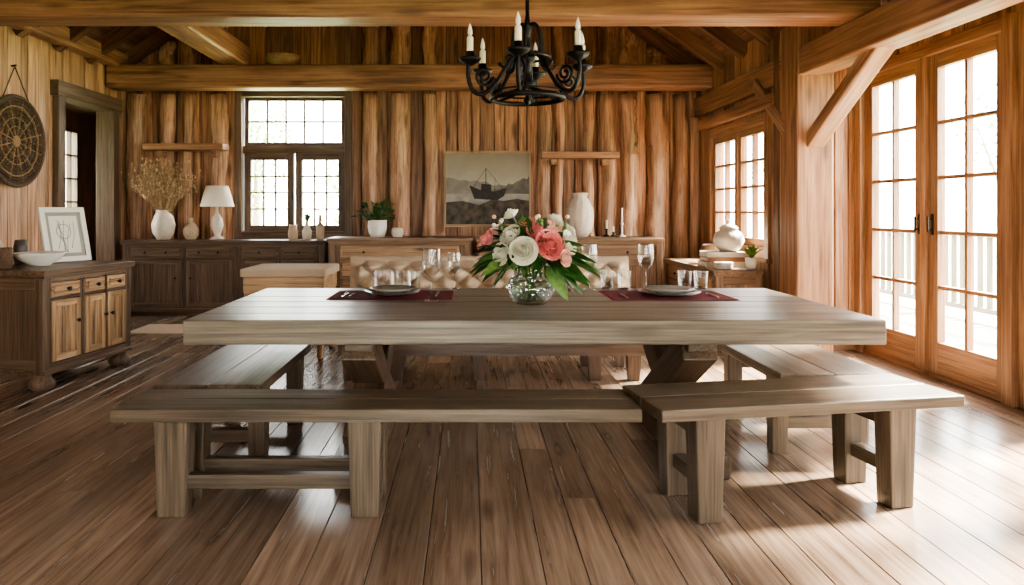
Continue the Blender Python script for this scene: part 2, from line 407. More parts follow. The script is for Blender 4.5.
def casing(mb,wall,u0,u1,v0,v1,t,mat,sill=True,w1=.06,bottom=True):
    wbx(mb,wall,u0-t,u0+.02,v0-(t if bottom else 0),v1+t,-.13,w1,mat,2);wbx(mb,wall,u1-.02,u1+t,v0-(t if bottom else 0),v1+t,-.13,w1,mat,2)
    wbx(mb,wall,u0+.02,u1-.02,v1-.02,v1+t,-.13,w1-.003,mat)
    if bottom: wbx(mb,wall,u0+.02,u1-.02,v0-t,v0+.02,-.13,w1-.003,mat)
    if sill: wbx(mb,wall,u0-t-.03,u1+t+.03,v0-t-.04,v0-t,-.02,w1+.03,mat)
mb=MB();u0,u1,v0,v1=bw
casing(mb,WB,u0+.06,u1-.06,v0+.06,v1-.06,.07,W_FRAMED,w1=.085)
sash(mb,WB,u0+.09,u1-.09,2.08,v1-.07,5,2,.05,.022,W_FRAMED,-.07,-.02)
wbx(mb,WB,u0+.07,u1-.07,1.99,2.08,-.1,.03,W_FRAMED)
mid=(u0+u1)/2
sash(mb,WB,u0+.09,mid-.01,v0+.07,1.99,3,4,.085,.02,W_FRAMED,-.07,0)
sash(mb,WB,mid+.01,u1-.09,v0+.07,1.99,3,4,.085,.02,W_FRAMED,-.07,0)
wbx(mb,WB,mid-.025,mid-.005,1.4,1.5,0,.03,KNOB)
mb.build('window_1',.004,seg=1)
mb=MB();u0,u1,v0,v1=rw
casing(mb,WR,u0+.06,u1-.06,v0+.06,v1-.06,.08,W_FRAME,w1=.04)
mid=(u0+u1)/2
sash(mb,WR,u0+.08,mid-.01,v0+.08,v1-.08,2,4,.08,.025,W_FRAME,-.07,0)
sash(mb,WR,mid+.01,u1-.08,v0+.08,v1-.08,2,4,.08,.025,W_FRAME,-.07,0)
mb.build('window_2',.004,seg=1)
for i,o in enumerate(fw):  # unseen glazing in the added front wall, lets in reduced fill
    mb=MB();u0,u1,v0,v1=o
    casing(mb,WF,u0+.07,u1-.07,v0+.07 if v0 else 0,v1-.07,.07,W_FRAME,w1=.03,sill=False,bottom=v0>0)
    mid=(u0+u1)/2
    sash(mb,WF,u0+.09,mid-.01,max(v0+.09,.03),v1-.09,2,4,.08,.025,W_FRAME,-.07,0)
    sash(mb,WF,mid+.01,u1-.09,max(v0+.09,.03),v1-.09,2,4,.08,.025,W_FRAME,-.07,0)
    mb.build('window_%d'%(4+i))
m=MB();m.bx(XR-.1,XR-.035,6.5,8.6,2.24,2.36,W_BEAM);m.build('trim_1',.01)
for i,o in enumerate(dops):
    mb=MB();u0,u1,v0,v1=o;mid=(u0+u1)/2
    casing(mb,WD,u0+.07,u1-.07,0,v1-.07,.07,W_FRAME,sill=False,bottom=False,w1=.05)
    sash(mb,WD,u0+.09,mid-.03,.03,v1-.09,2,5,.105,.028,W_FRAME,-.06,0,bot=.24)
    sash(mb,WD,mid+.03,u1-.09,.03,v1-.09,2,5,.105,.028,W_FRAME,-.06,0,bot=.24)
    wbx(mb,WD,mid-.03,mid+.03,0,v1-.09,-.08,.03,W_FRAME,2)
    wbx(mb,WD,u0+.07,u1-.07,0,.03,-.12,.02,W_FRAME)
    for uu in (mid+.08,mid-.08):
        wbx(mb,WD,uu-.012,uu+.012,1.08,1.24,0,.008,KNOB)
        wbx(mb,WD,uu-.006,uu+.006,1.10,1.22,.03,.042,KNOB)
        wbx(mb,WD,uu-.005,uu+.005,1.115,1.125,.005,.035,KNOB);wbx(mb,WD,uu-.005,uu+.005,1.195,1.205,.005,.035,KNOB)
    mb.build('door_%d'%(i+1),.004,seg=1)
# left doorway + passage
mb=MB();u0,u1=dl[0],dl[1]
wbx(mb,WL,u0-.08,u0+.05,0,2.6,-.14,.08,W_FRAMED,2);wbx(mb,WL,u1-.05,u1+.08,0,2.6,-.14,.08,W_FRAMED,2)
wbx(mb,WL,u0-.12,u1+.12,2.46,2.62,-.14,.1,W_FRAMED)
mb.build('trim_3',.006)
mb=MB()
pw=[(7.3,8.4,1.0,2.3),(9.95,10.35,1.0,2.45)]
PWALL=('left',-5.8)
boards(mb,PWALL,6.9,11.3,0,2.7,pw,W_SIDE,.14,.2,.01)
mb.bx(-5.9,XL-.12,6.8,6.9,0,2.7,W_SIDE,2);mb.bx(-5.9,XL-.12,11.3,11.4,0,2.7,W_SIDE,2);mb.bx(-5.92,XL-.12,6.8,11.4,2.7,2.8,W_ROOF)
mb.bx(-5.9,XL-.0,9.0,11.4,-.1,-.0,W_FLOOR);mb.bx(XL-.12,XL,9.03,11.4,0,2.7,W_SIDE,2)
mb.build('wall_passage')
for i,(a,b,c,d) in enumerate(pw):
    mb=MB();sash(mb,PWALL,a,b,c,d,2,4,.05,.02,W_FRAMED,-.06,.02);mb.build('window_%d'%(3 if i==0 else 7))

# shelves
def shelf(x0,x1,z):
    m=MB();m.bx(x0,x1,8.5,8.74,z,z+.08,W_BEAM);m.bx(x0+.12,x0+.2,8.6,8.74,z-.08,z,W_BEAM);m.bx(x1-.2,x1-.12,8.6,8.74,z-.08,z,W_BEAM);m.build('wall_shelf',.01)
shelf(-3.98,-3.0,2.0);shelf(.87,1.82,1.90)

# ------------------------------------------------------------ dining table
TX0,TX1,TY0,TY1=-1.33,1.93,3.24,4.58
mb=MB();n=6
for i in range(n):
    a=TY0+(TY1-TY0)*i/n;b=TY0+(TY1-TY0)*(i+1)/n
    mb.bx(TX0,TX1,a+(0 if i==0 else .0015),b-(0 if i==n-1 else .0015),.645,.76+R.uniform(-.001,.0),W_TABLE,0)
for X in (-.545,1.13):
    mb.bx(X-.07,X+.07,TY0+.16,TY1-.16,.58,.645,W_TRES)
    mb.bx(X-.1,X+.1,TY0+.06,TY1-.06,0,.11,W_TRES)
    mb.beam((X-.001,TY0+.22,.6),(X-.001,TY1-.24,.09),.15,.17,W_TRES,up=(1,0,0))
    mb.beam((X+.001,TY1-.22,.6),(X+.001,TY0+.24,.09),.154,.17,W_TRES,up=(1,0,0))
mb.build('dining_table',.007)

# ------------------------------------------------------------ benches
def bench(name,M,L,w,h,legs,mat,t=.055,lw=.14,ld=.1,stretch=True,xs=False):
    mb=MB(M)
    mb.bx(0,L,0,w/2-.001,h-t,h,mat,0);mb.bx(0,L,w/2+.001,w,h-t,h,mat,0)
    for x in legs:
        for y in (ld/2+.02,w-ld/2-.02):
            mb.box((x,y,(h-t)/2),(lw,ld,h-t),mat,ax=2,tb=(.82,.9))
        mb.bx(x-.04,x+.04,ld,w-ld,h-t-.09,h-t,mat,1)
        if xs: mb.bx(x-.03,x+.03,ld,w-ld,.13,.19,mat,1)
    if stretch:
        for y in (ld/2+.02,w-ld/2-.02):
            mb.bx(legs[0],legs[-1],y-.025,y+.025,.11,.17,mat,0)
    return mb.build(name,.006)
def TM(x,y,a): return Matrix.Translation((x,y,0))@Matrix.Rotation(math.radians(a),4,'Z')
bench('bench',TM(-1.475,2.86,0),2.18,.33,.455,[.24,1.04],W_BENCH)
bench('bench',TM(.76,2.77,9.5),1.38,.42,.475,[.22,1.10],W_BENCH,t=.05,lw=.13,stretch=False,xs=True)
bench('bench',TM(-.98,3.28,90),1.04,.5,.45,[.18,.9],W_TRES,t=.05,lw=.09,ld=.09,stretch=False,xs=True)
bench('bench',TM(2.1,3.5,90),.96,.55,.45,[.18,.8],W_BENCH,t=.05,lw=.09,ld=.09,stretch=False,xs=True)

# ------------------------------------------------------------ settee
mb=MB();a,b=-.98,1.3
mb.bx(a,b,5.18,5.75,.19,.29,W_DKCAB,0)
for x in (-.9,-.55,.07,.93,1.22):
    mb.box((x,5.23,.095),(.1,.085,.19),W_DKCAB,ax=2,tb=(.8,.7))
    mb.box((x,5.70,.095),(.08,.08,.19),W_DKCAB,ax=2,tb=(.7,.7))
for i in range(3):
    x0=a+.1+(b-a-.2)*i/3;x1=a+.1+(b-a-.2)*(i+1)/3
    mb.ell(((x0+x1)/2,5.42,.385),((x1-x0)/2*1.0,.27,.10),FABRIC,20,10,fn=lambda d:1/max(abs(d.x)**4+abs(d.y)**4+abs(d.z)**4,1e-6)**.25)
def back(u,v):
    x=a+(b-a)*u;zz=.36+.5*v
    p=abs(math.sin(PI*(x/.2+zz/.15)))*abs(math.sin(PI*(x/.2-zz/.15)))
    e=min(1,min(u,1-u)*25)*min(1,(1-v)*10)
    return (x,5.68-.10*(p**.5)*e-.03*e+.06*v,zz)
mb.grid(220,50,back,FABRIC)
mb.grid(60,10,lambda u,v:(a+(b-a)*u,5.73+.05*(1-math.cos(v*PI)),.86+.03*math.sin(v*PI)),FABRIC)
mb.bx(a,b,5.735,5.84,.2,.862,FABRIC)
for sx in (a-.02,b-.04):
    mb.bx(sx,sx+.06,5.2,5.82,.28,.6,FABRIC)
mb.build('tufted_settee')

# ------------------------------------------------------------ cabinets
def cabinet(name,M,w,d,h,cols,body,front,top,feet='bun',fh=.1,tt=.04,ov=.03):
    mb=MB(M)
    mb.bx(-ov,w+ov,-ov,d+.005,h-tt,h,top,0)
    mb.bx(-ov*.5,w+ov*.5,-ov*.5,d,h-tt-.02,h-tt,body,0)
    mb.bx(0,w,.025,d,fh,h-tt-.02,body,2)
    for x in (0,w-.055): mb.bx(x,x+.055,0,.03,fh,h-tt-.02,body,2)
    mb.bx(0,w,0,.03,fh,fh+.07,body,0);mb.bx(.055,w-.055,0.002,.03,h-tt-.05,h-tt-.02,body,0)
    mb.bx(-.01,w+.01,-.012,d,fh-.002,fh+.03,body,0)
    for sx in (-.012,w):
        mb.bx(sx,sx+.012,.0,.07,fh,h-tt-.02,body,2);mb.bx(sx,sx+.012,d-.07,d,fh,h-tt-.02,body,2)
        mb.bx(sx,sx+.012,.07,d-.07,h-tt-.1,h-tt-.02,body,1);mb.bx(sx,sx+.012,.07,d-.07,fh+.03,fh+.1,body,1)
    def knob(x,z):
        mb.lathe([(0.001,0),(.008,0),(.007,.012),(.014,.018),(.016,.026),(.011,.034),(0,.036)],(x,-.012,z),KNOB,12,rot=(PI/2,0,0))
    for (x0,x1,parts) in cols:
        mb.bx(x0-.02,x0,.001,.028,fh,h-tt-.03,body,2);mb.bx(x1,x1+.02,.001,.028,fh,h-tt-.03,body,2)
        for kind,z0,z1,kn in parts:
            if kind=='dr':
                mb.bx(x0+.004,x1-.004,-.004,.026,z0,z1,front,0)
                mb.bx(x0+.025,x1-.025,-.012,.0,z0+.02,z1-.02,front,0)
                for k in kn: knob(x0+(x1-x0)*k,(z0+z1)/2)
                mb.bx(x0,x1,.001,.029,z0-.022,z0-.003,body,0)
            else:
                f=.045
                mb.bx(x0+.004,x0+f,-.01,.026,z0,z1,front,2);mb.bx(x1-f,x1-.004,-.01,.026,z0,z1,front,2)
                mb.bx(x0+f,x1-f,-.0095,.026,z0,z0+f,front,0);mb.bx(x0+f,x1-f,-.0095,.026,z1-f,z1,front,0)
                n=max(2,round((x1-x0-2*f)/.07))
                for i in range(n):
                    c0=x0+f+(x1-x0-2*f)*i/n;c1=x0+f+(x1-x0-2*f)*(i+1)/n
                    mb.bx(c0+.002,c1-.002,.002,.026,z0+f,z1-f,front,2)
                for k in kn: knob(x0+(x1-x0)*k,z0+(z1-z0)*.62)
    if feet=='bun':
        for x in (.05,w-.05):
            for y in (.06,d-.07):
                mb.lathe([(.0,0),(.06,0),(.085,.02),(.088,.05),(.06,.075),(.055,fh),(0,fh)],(x,y,0),body,18)
    else:
        mb.bx(.02,w-.02,.05,d-.02,0,fh,body,0)
    return mb.build(name,.004,seg=1)
cabinet('sideboard_cabinet',TM(-2.98,4.9,80),.92,.66,.845,
  [(.06,.35,[('dr',.65,.75,[.5]),('do',.19,.62,[.82])]),(.40,.62,[('dr',.65,.75,[.5]),('do',.19,.62,[.88])]),(.64,.86,[('dr',.65,.75,[.5]),('do',.19,.62,[.12])])],
  W_FRAMED,W_HONEY,W_DKCAB,'bun',.11)
cabinet('storage_cabinet',TM(-4.12,8.32,0),2.38,.36,.91,
  [(.08,.7,[('dr',.7,.83,[.3,.7]),('do',.12,.67,[.88])]),(.74,1.3,[('dr',.7,.83,[.3,.7]),('do',.12,.67,[.12])]),(1.4,1.84,[('dr',.7,.83,[.5]),('do',.12,.67,[.88])]),(1.88,2.3,[('dr',.7,.83,[.5]),('do',.12,.67,[.12])])],
  W_DKCAB,W_FRAMED,W_DKCAB,'plinth',.07)
cabinet('buffet_sideboard',TM(-1.6,7.98,0),1.6,.6,.95,
  [(.12,1.48,[('dr',.72,.86,[.2,.8]),('dr',.5,.68,[.2,.8]),('dr',.15,.46,[.2,.8])])],
  W_SIDE,W_HONEY,W_SIDE,'bun',.1)
cabinet('buffet_sideboard',TM(.1,7.98,0),2.08,.6,.95,
  [(.12,1.02,[('dr',.72,.86,[.3,.7]),('do',.15,.68,[.88])]),(1.06,1.96,[('dr',.72,.86,[.3,.7]),('do',.15,.68,[.12])])],
  W_SIDE,W_SIDE,W_SIDE,'bun',.1)
cabinet('low_console',TM(2.33,8.3,-90),1.66,.44,.70,
  [(.08,.8,[('dr',.50,.62,[.5]),('do',.12,.47,[.88])]),(.86,1.58,[('dr',.50,.62,[.5]),('do',.12,.47,[.12])])],
  W_SIDE,W_HONEY,W_SIDE,'plinth',.08)
mb=MB();mb.bx(-1.95,-1.22,5.92,6.55,.70,.77,FABRIC);mb.bx(-1.93,-1.24,5.94,6.53,.56,.70,W_HONEY,0)
for x in (-1.89,-1.28):
    for y in (5.98,6.49): mb.box((x,y,.28),(.07,.07,.56),W_HONEY,ax=2,tb=(.7,.7))
mb.build('side_table',.012)

# ------------------------------------------------------------ chandelier
CX,CY=.32,3.9
mb=MB(Matrix.Translation((CX,CY,0)))
mb.lathe([(0,1.85),(.014,1.86),(.024,1.88),(.010,1.9),(.016,1.93),(.038,1.96),(.042,1.98),(.018,2.0),(.016,2.08),(.04,2.1),(.044,2.13),(.018,2.16),(.016,2.26),(.03,2.28),(.016,2.31),(.011,2.36),(.010,2.6),(.05,2.66),(.055,2.678),(0,2.678)],(0,0,0),IRON,16)
mb.tube([(.2*math.cos(a),.2*math.sin(a),1.89) for a in [2*PI*i/40 for i in range(40)]],.014,IRON,8,True)
mb.tube([(.2*math.cos(a),.2*math.sin(a),1.925) for a in [2*PI*i/40 for i in range(40)]],.006,IRON,8,True)
mb.tube([(.12*math.cos(a),.12*math.sin(a),2.12) for a in [2*PI*i/32 for i in range(32)]],.008,IRON,8,True)
for i in range(6):
    a=2*PI*i/6+.3
    def P(r,z): return (r*math.cos(a),r*math.sin(a),z)
    def bez(p,n=22):
        out=[]
        for k in range(n+1):
            t=k/n;q=[Vector(c) for c in p]
            while len(q)>1: q=[q[j]*(1-t)+q[j+1]*t for j in range(len(q)-1)]
            out.append(P(q[0].x,q[0].y))
        return out
    mb.tube(bez([(.01,2.1),(.08,2.26),(.16,1.98),(.2,1.80),(.40,1.84),(.335,2.10)]),.012,IRON,8)
    mb.tube(bez([(.015,2.3),(.12,2.34),(.1,2.1),(.05,2.05),(.12,2.02),(.17,2.08)]),.009,IRON,8)
    sp=[]
    for k in range(26):
        t=k/25*3.6*PI;rr=.055*(1-k/30);sp.append(P(.255+rr*math.cos(t+PI),2.0+rr*math.sin(t+PI)))
    mb.tube(sp,.009,IRON,7)
    mb.tube([P(.02,1.95),P(.1,1.92),P(.19,1.90)],.010,IRON,8)
    c=P(.335,0)
    mb.lathe([(0,2.05),(.018,2.055),(.055,2.08),(.062,2.095),(.04,2.095),(.026,2.10),(.026,2.13),(.0,2.13)],c,IRON,16)
    mb.lathe([(.0,2.13),(.018,2.13),(.018,2.205),(.015,2.21),(0,2.21)],c,WAX,14)
    mb.lathe([(.0,2.21),(.008,2.211),(.014,2.23),(.012,2.25),(.003,2.28),(0,2.285)],c,BULB,12)
mb.build('chandelier')

# ------------------------------------------------------------ bouquet
def petal(mb,M,a0,hw,Rr,H,flare,mat):
    def f(u,v):
        s=u*2-1;t=v
        ang=a0+s*hw*(.45+.55*math.sin(min(1,t*1.3)*PI/2))
        rho=Rr*(.18+.82*math.sin(t*PI/2)**.8)*(1+flare*t*t)*(1-.05*s*s)
        z=H*(t**1.2)*(1-.22*s*s)-flare*H*.35*t**3
        return (rho*math.cos(ang),rho*math.sin(ang),z)
    mb.grid(6,5,f,mat,True,0,M)
def rose(mb,c,n,r,mat):
    n=Vector(n).normalized();M=Matrix.Translation(Vector(c))@n.to_track_quat('Z','Y').to_matrix().to_4x4()@Matrix.Translation((0,0,-r*.6))
    for i,(k,rr,h,fl) in enumerate([(3,.15,1.25,-.2),(4,.30,1.22,-.15),(5,.46,1.15,-.05),(5,.62,1.05,0),(6,.8,.92,.1),(7,.98,.7,.25)]):
        o=R.uniform(0,6)
        for j in range(k): petal(mb,M,o+2*PI*j/k,PI/k*1.35,r*rr,r*h*R.uniform(.92,1.06),fl,mat)
def leaf(mb,p,d,L,w,mat,droop=.3):
    d=Vector(d).normalized();side=d.cross(Vector((0,0,1)))
    if side.length<.1: side=Vector((1,0,0))
    side.normalize();up=side.cross(d);p=Vector(p);tw=R.uniform(-.7,.7)
    side2=side*math.cos(tw)+up*math.sin(tw);up2=up*math.cos(tw)-side*math.sin(tw)
    def f(u,v):
        s=u*2-1;ww=w*math.sin(PI*min(1,v**.75))**.9
        q=p+d*(L*v)+side2*(s*ww)+up2*(abs(s)*ww*.3)
        q.z-=droop*L*v*v
        return q
    mb.grid(4,7,f,mat)
VX,VY=.33,3.8
mb=MB()
VP=[(0,.005),(.075,.0),(.1,.02),(.125,.06),(.13,.09),(.113,.13),(.088,.16),(.095,.187)]
mb.lathe(VP,(VX,VY,.7615),CRYST,48,fn=lambda a,z:1+.035*math.cos(a*12+z*60))
WATERM=thin_glass('vase_water',(0.80,0.88,0.80),.05,.3)
mb.lathe([(0,.02),(.08,.02),(.108,.06),(.112,.09),(.10,.12),(0,.12)],(VX,VY,.7615),WATERM,32)
for i in range(22):
    a=R.uniform(0,6.28);mb.tube([(VX+.06*math.cos(a+2.5),VY+.06*math.sin(a+2.5),.79),(VX+.05*math.cos(a),VY+.05*math.sin(a),.94),(VX+.13*math.cos(a),VY+.11*math.sin(a),1.05)],.004,LEAF if i%2 else LEAF2,6)
C=Vector((VX,VY,1.04))
for i in range(320):
    a=R.uniform(0,2*PI);e=R.uniform(-.45,1.2)
    d=Vector((math.cos(a)*math.cos(e),math.sin(a)*math.cos(e),math.sin(e)))
    p=C+Vector((d.x*.15,d.y*.13,d.z*.12))*R.uniform(.4,1)
    leaf(mb,p,d+Vector((0,0,R.uniform(-.3,.2))),R.uniform(.08,.15),R.uniform(.02,.038),LEAF if R.random()<.8 else LEAF2,R.uniform(.1,.5))
for dx,dz,L in [(-1,-.05,.2),(-.9,-.35,.18),(-.95,.2,.2),(1,-.1,.22),(.95,-.4,.22),(.8,-.6,.2),(1,.25,.16),(-.7,-.5,.17),(.6,-.7,.18),(-.2,1,.14),(.3,1,.12),(-1,-.2,.22),(1,-.25,.25)]:
    for q in range(3):
        leaf(mb,C+Vector((dx*.12,-.05*q,dz*.1)),(dx,R.uniform(-.7,.1),dz+R.uniform(-.15,.15)),L*1.05,.045,LEAF if R.random()<.75 else LEAF2,.2)
fl=[(.085,-.17,.05,.072,PETP),(.03,-.12,.12,.055,PETP),(.10,-.06,.14,.048,PETB),(-.055,-.2,.02,.064,PETW),(-.17,-.14,.0,.052,PETW),(-.12,-.1,.10,.055,PETW),
    (-.24,-.04,.07,.05,PETP),(-.27,.02,.03,.035,PETP),(.2,-.1,.06,.058,PETW),(.17,-.16,-.02,.04,PETB),(-.11,.02,.21,.04,PETW),(.14,.0,.18,.045,PETW),(.0,.02,.16,.045,PETB),(-.2,.1,.1,.05,PETB),(.1,.16,.08,.06,PETW),(-.05,.17,.1,.06,PETP),(.22,.08,.11,.045,PETW),(-.03,-.08,.17,.035,PETP)]
for dx,dy,dz,r,mt in fl:
    rose(mb,C+Vector((dx,dy,dz)),(dx*1.3,dy*1.4,dz+.05),r,mt)
for i in range(18):
    a=R.uniform(0,6.28);p=C+Vector((math.cos(a)*.2,math.sin(a)*.14,R.uniform(.1,.2)))
    mb.tube([C,p],.002,LEAF2,5);mb.ell(p,.012,R.choice([PETB,LEAF2,PETW]),8,6)
mb.build('flower_bouquet_vase')

# ------------------------------------------------------------ tableware
TZ=.7615
def placemat(x0,x1,y0,y1):
    m=MB();m.grid(24,16,lambda u,v:(x0+(x1-x0)*u,y0+(y1-y0)*v,TZ+.003+.0015*math.sin(u*19)*math.sin(v*13)),BURG)
    m.bx(x0,x1,y0,y1,TZ,TZ+.0015,BURG)
    for i in range(40):
        y=y0+(y1-y0)*(i+.5)/40
        m.bx(x0-.018,x0,y-.002,y+.002,TZ,TZ+.002,BURG);m.bx(x1,x1+.018,y-.002,y+.002,TZ,TZ+.002,BURG)
    m.build('placemat')
placemat(-.8,-.12,3.96,4.40);placemat(.82,1.5,3.93,4.40)
def plate(x,y,r,z=TZ+.005):
    m=MB();m.lathe([(0,0),(r*.6,0),(r*.66,.006),(r,.02),(r,.026),(r*.64,.012),(0,.01)],(x,y,z),PLATE,40)
    m.lathe([(0,0),(r*.4,0),(r*.5,.008),(r*.8,.026),(r*.8,.031),(r*.48,.012),(0,.008)],(x,y,z+.0125),PLATE2,40)
    m.build('dinner_plate')
plate(-.46,4.17,.165);plate(1.18,4.15,.18)
def wine(x,y,s=1.0):
    m=MB();o=[(.0,.003),(.036,.0),(.037,.003),(.008,.008),(.0042,.02),(.004,.11),(.012,.125),(.038,.15),(.05,.19),(.05,.22),(.043,.275)]
    m.lathe([(r*s,z*s) for r,z in o],(x,y,TZ),TGLASS,28)
    m.tube([(x+.043*s*math.cos(t),y+.043*s*math.sin(t),TZ+.275*s) for t in [2*PI*i/28 for i in range(28)]],.0018,TGLASS,5,True)
    m.build('wine_glass')
wine(-.215,3.90,1.06);wine(.76,4.46,1.05);wine(1.13,4.5,1.05);wine(-.1,4.5,.85);wine(.62,4.4,.85)
def tumbler(x,y,r=.036,h=.09,name='glass_tumbler'):
    m=MB();m.lathe([(0,.012),(r*.85,.010),(r*.85,0),(r*.9,.004),(r*1.08,h)],(x,y,TZ),TGLASS,24)
    m.tube([(x+r*1.08*math.cos(t),y+r*1.08*math.sin(t),TZ+h) for t in [2*PI*i/24 for i in range(24)]],.0018,TGLASS,5,True)
    m.build(name)
for x,y in [(-.47,4.5),(-.36,4.49),(-.58,4.5),(1.38,4.5),(1.48,4.49),(.99,4.5),(.88,4.5)]: tumbler(x,y,.042,h=.115)
def cutlery(x,y,name,kind):
    m=MB();z=TZ+.0065
    m.beam((x,y-.1,z),(x,y+.02,z),.012,.003,STEEL)
    if kind=='f':
        m.bx(x-.011,x+.011,y+.02,y+.05,z-.0015,z+.0015,STEEL)
        for k in (-.009,-.003,.003,.009): m.bx(x+k-.0015,x+k+.0015,y+.05,y+.095,z-.0015,z+.0015,STEEL)
    else: m.bx(x-.004,x+.013,y+.02,y+.12,z-.001,z+.001,STEEL)
    m.build(name)
cutlery(-.70,4.15,'fork','f');cutlery(-.2,4.2,'table_knife','k');cutlery(.9,4.1,'fork','f');cutlery(1.43,4.12,'table_knife','k')
cutlery(-.74,4.15,'fork','f')

# ------------------------------------------------------------ decor on back cabinets
def pot(name,x,y,z,prof,mat,seg=28,fn=None):
    m=MB();m.lathe(prof,(x,y,z),mat,seg,fn);return m
def hollow(prof,t=.008):
    return [(0,0)]+prof+[(max(r-t,.001),z) for r,z in prof[::-1] if z>.02]+[(0,.03)]
Z1=.9115
m=pot('v',-3.7,8.45,Z1,hollow([(.07,0),(.12,.08),(.135,.18),(.11,.27),(.08,.33),(.085,.36)]),CREAM,28)
for i in range(130):
    a=R.uniform(0,6.28);sp=R.uniform(.05,.52);h=R.uniform(.35,.68)*(1-.3*(sp/.5)**2)
    tip=Vector((-3.7+math.cos(a)*sp,8.38+math.sin(a)*sp*.2,Z1+.33+h));b0=Vector((-3.7,8.45,Z1+.2))
    pts=[b0,b0.lerp(tip,.4)+Vector((0,0,.08)),tip];m.tube(pts,[.006,.004,.002],TWIG,5)
    for k in range(9):
        t=R.uniform(.45,1);p=b0.lerp(tip,t)+Vector((0,0,.08*(1-abs(t-.4))*.9))
        q=p+Vector((R.uniform(-.06,.06),R.uniform(-.03,.03),R.uniform(.0,.04)));m.tube([p,q],[.003,.0018],TWIG,4)
        if k<4: m.ell(q,(.009,.009,.02),TWIG2 if k%2 else TWIG,6,5)
m.build('vase_with_dried_branches')
pot('v',-3.38,8.48,Z1,hollow([(.05,0),(.09,.06),(.095,.12),(.06,.18),(.03,.21),(.035,.26)]),TERRA).build('ceramic_vase')
m=MB();m.lathe([(0,0),(.08,0),(.085,.02),(.03,.04),(.05,.1),(.075,.17),(.06,.25),(.02,.32),(.012,.34),(.012,.46),(0,.46)],(-3.07,8.5,Z1),CREAM,24)
m.lathe([(.20,.40),(.13,.65),(.126,.65),(.196,.40)],(-3.07,8.5,Z1),SHADE,36)
for k in range(3):
    a=k*2.09;m.tube([(-3.07,8.5,Z1+.46),(-3.07+.14*math.cos(a),8.5+.14*math.sin(a),Z1+.6)],.003,IRON,5)
m.build('table_lamp')
pot('v',-2.15,8.5,Z1,hollow([(.05,0),(.06,.04),(.06,.1),(.045,.14),(.048,.18)]),TERRA).build('ceramic_jar')
m=pot('v',-1.98,8.5,Z1,hollow([(.05,0),(.06,.1),(.03,.16),(.02,.2),(.022,.22)],.004),CREAM)
for i in range(9):
    a=i*.7;leaf(m,(-1.98,8.5,Z1+.2),(math.cos(a)*.5,math.sin(a)*.3,1),R.uniform(.12,.22),.02,LEAF2,.2)
m.build('bud_vase')
pot('v',-1.82,8.5,Z1,hollow([(.045,0),(.05,.1),(.05,.17),(.02,.2),(.018,.28),(.022,.3)],.004),TERRA).build('glass_bottle')
Z2=.9515
m=pot('v',-1.09,8.25,Z2,hollow([(.08,0),(.1,.05),(.115,.12),(.11,.19),(.115,.2)]),WHITEC)
m.lathe([(0,.17),(.1,.17)],(-1.09,8.25,Z2),BRICK,20)
for i in range(90):
    a=R.uniform(0,6.28);e=R.uniform(.2,1.4);d=Vector((math.cos(a)*math.cos(e),math.sin(a)*math.cos(e)*.8,math.sin(e)))
    p=Vector((-1.09,8.25,Z2+.17));q=p+d*R.uniform(.08,.27);m.tube([p,q],.002,LEAF,4);leaf(m,q,d,.09,.022,LEAF,.3)
m.build('potted_plant')
pot('v',-.85,8.2,Z2,hollow([(.05,0),(.07,.03),(.075,.08),(.06,.11)]),CREAM).build('small_bowl')
pot('v',1.30,8.3,Z2,hollow([(.09,0),(.14,.07),(.165,.2),(.16,.33),(.11,.43),(.085,.47),(.10,.52)]),CREAM,48,fn=lambda a,z:1+.04*math.sin(a*12+z*40)*math.sin(z*45)).build('textured_vase')
for x,h in [(1.62,.2),(1.8,.34),(1.7,.12)]:
    m=MB();m.lathe([(0,0),(.045,0),(.045,.01),(.012,.03),(.012,h*.4),(.025,h*.45),(.02,h*.48),(.0,h*.48)],(x,8.3,Z2),IRON if h<.3 else WHITEC,16)
    m.lathe([(0,h*.48),(.013,h*.48),(.012,h),(0,h+.003)],(x,8.3,Z2),WAX,12);m.build('candlestick')
Z3=.7015
m=MB();z=Z3
for i,(w,d,h) in enumerate([(.4,.28,.055),(.36,.26,.045),(.38,.24,.05)]):
    mt=BOOKS[i%4];c=(2.53,7.04)
    m.bx(c[0]-w/2,c[0]+w/2,c[1]-d/2,c[1]+d/2,z,z+.006,mt);m.bx(c[0]-w/2,c[0]+w/2,c[1]-d/2,c[1]+d/2,z+h-.006,z+h,mt)
    m.bx(c[0]-w/2,c[0]+w/2,c[1]-d/2,c[1]-d/2+.006,z+.006,z+h-.006,mt);m.bx(c[0]-w/2+.006,c[0]+w/2-.006,c[1]-d/2+.008,c[1]+d/2-.006,z+.006,z+h-.006,PAPER);z+=h+.0005
m.build('book_stack')
m=pot('v',2.6,7.04,z+.001,hollow([(.08,0),(.12,.04),(.15,.11),(.13,.18),(.08,.215),(.085,.225)]),CREAM,36,fn=lambda a,q:1+.02*math.sin(a*16))
m.lathe([(.09,.225),(.095,.235),(.06,.265),(.02,.28),(.012,.285),(.022,.30),(.018,.315),(0,.32)],(2.6,7.04,z+.001),CREAM,28);m.build('lidded_jar')
m=MB()
for k in range(5): m.lathe([(0,0),(.06,0),(.09,.012),(.09,.016),(.06,.006),(0,.006)],(2.45,6.76,Z3+.012*k),WHITEC,28)
m.build('plate_stack')
m=pot('v',2.69,6.70,Z3,hollow([(.04,0),(.05,.06),(.055,.11)]),WHITEC)
for i in range(50):
    a=R.uniform(0,6.28);e=R.uniform(.9,1.45);d=(math.cos(a)*math.cos(e),math.sin(a)*math.cos(e),math.sin(e));leaf(m,(2.69,6.70,Z3+.1),d,R.uniform(.12,.22),.016,LEAF2,.3)
m.build('potted_fern')
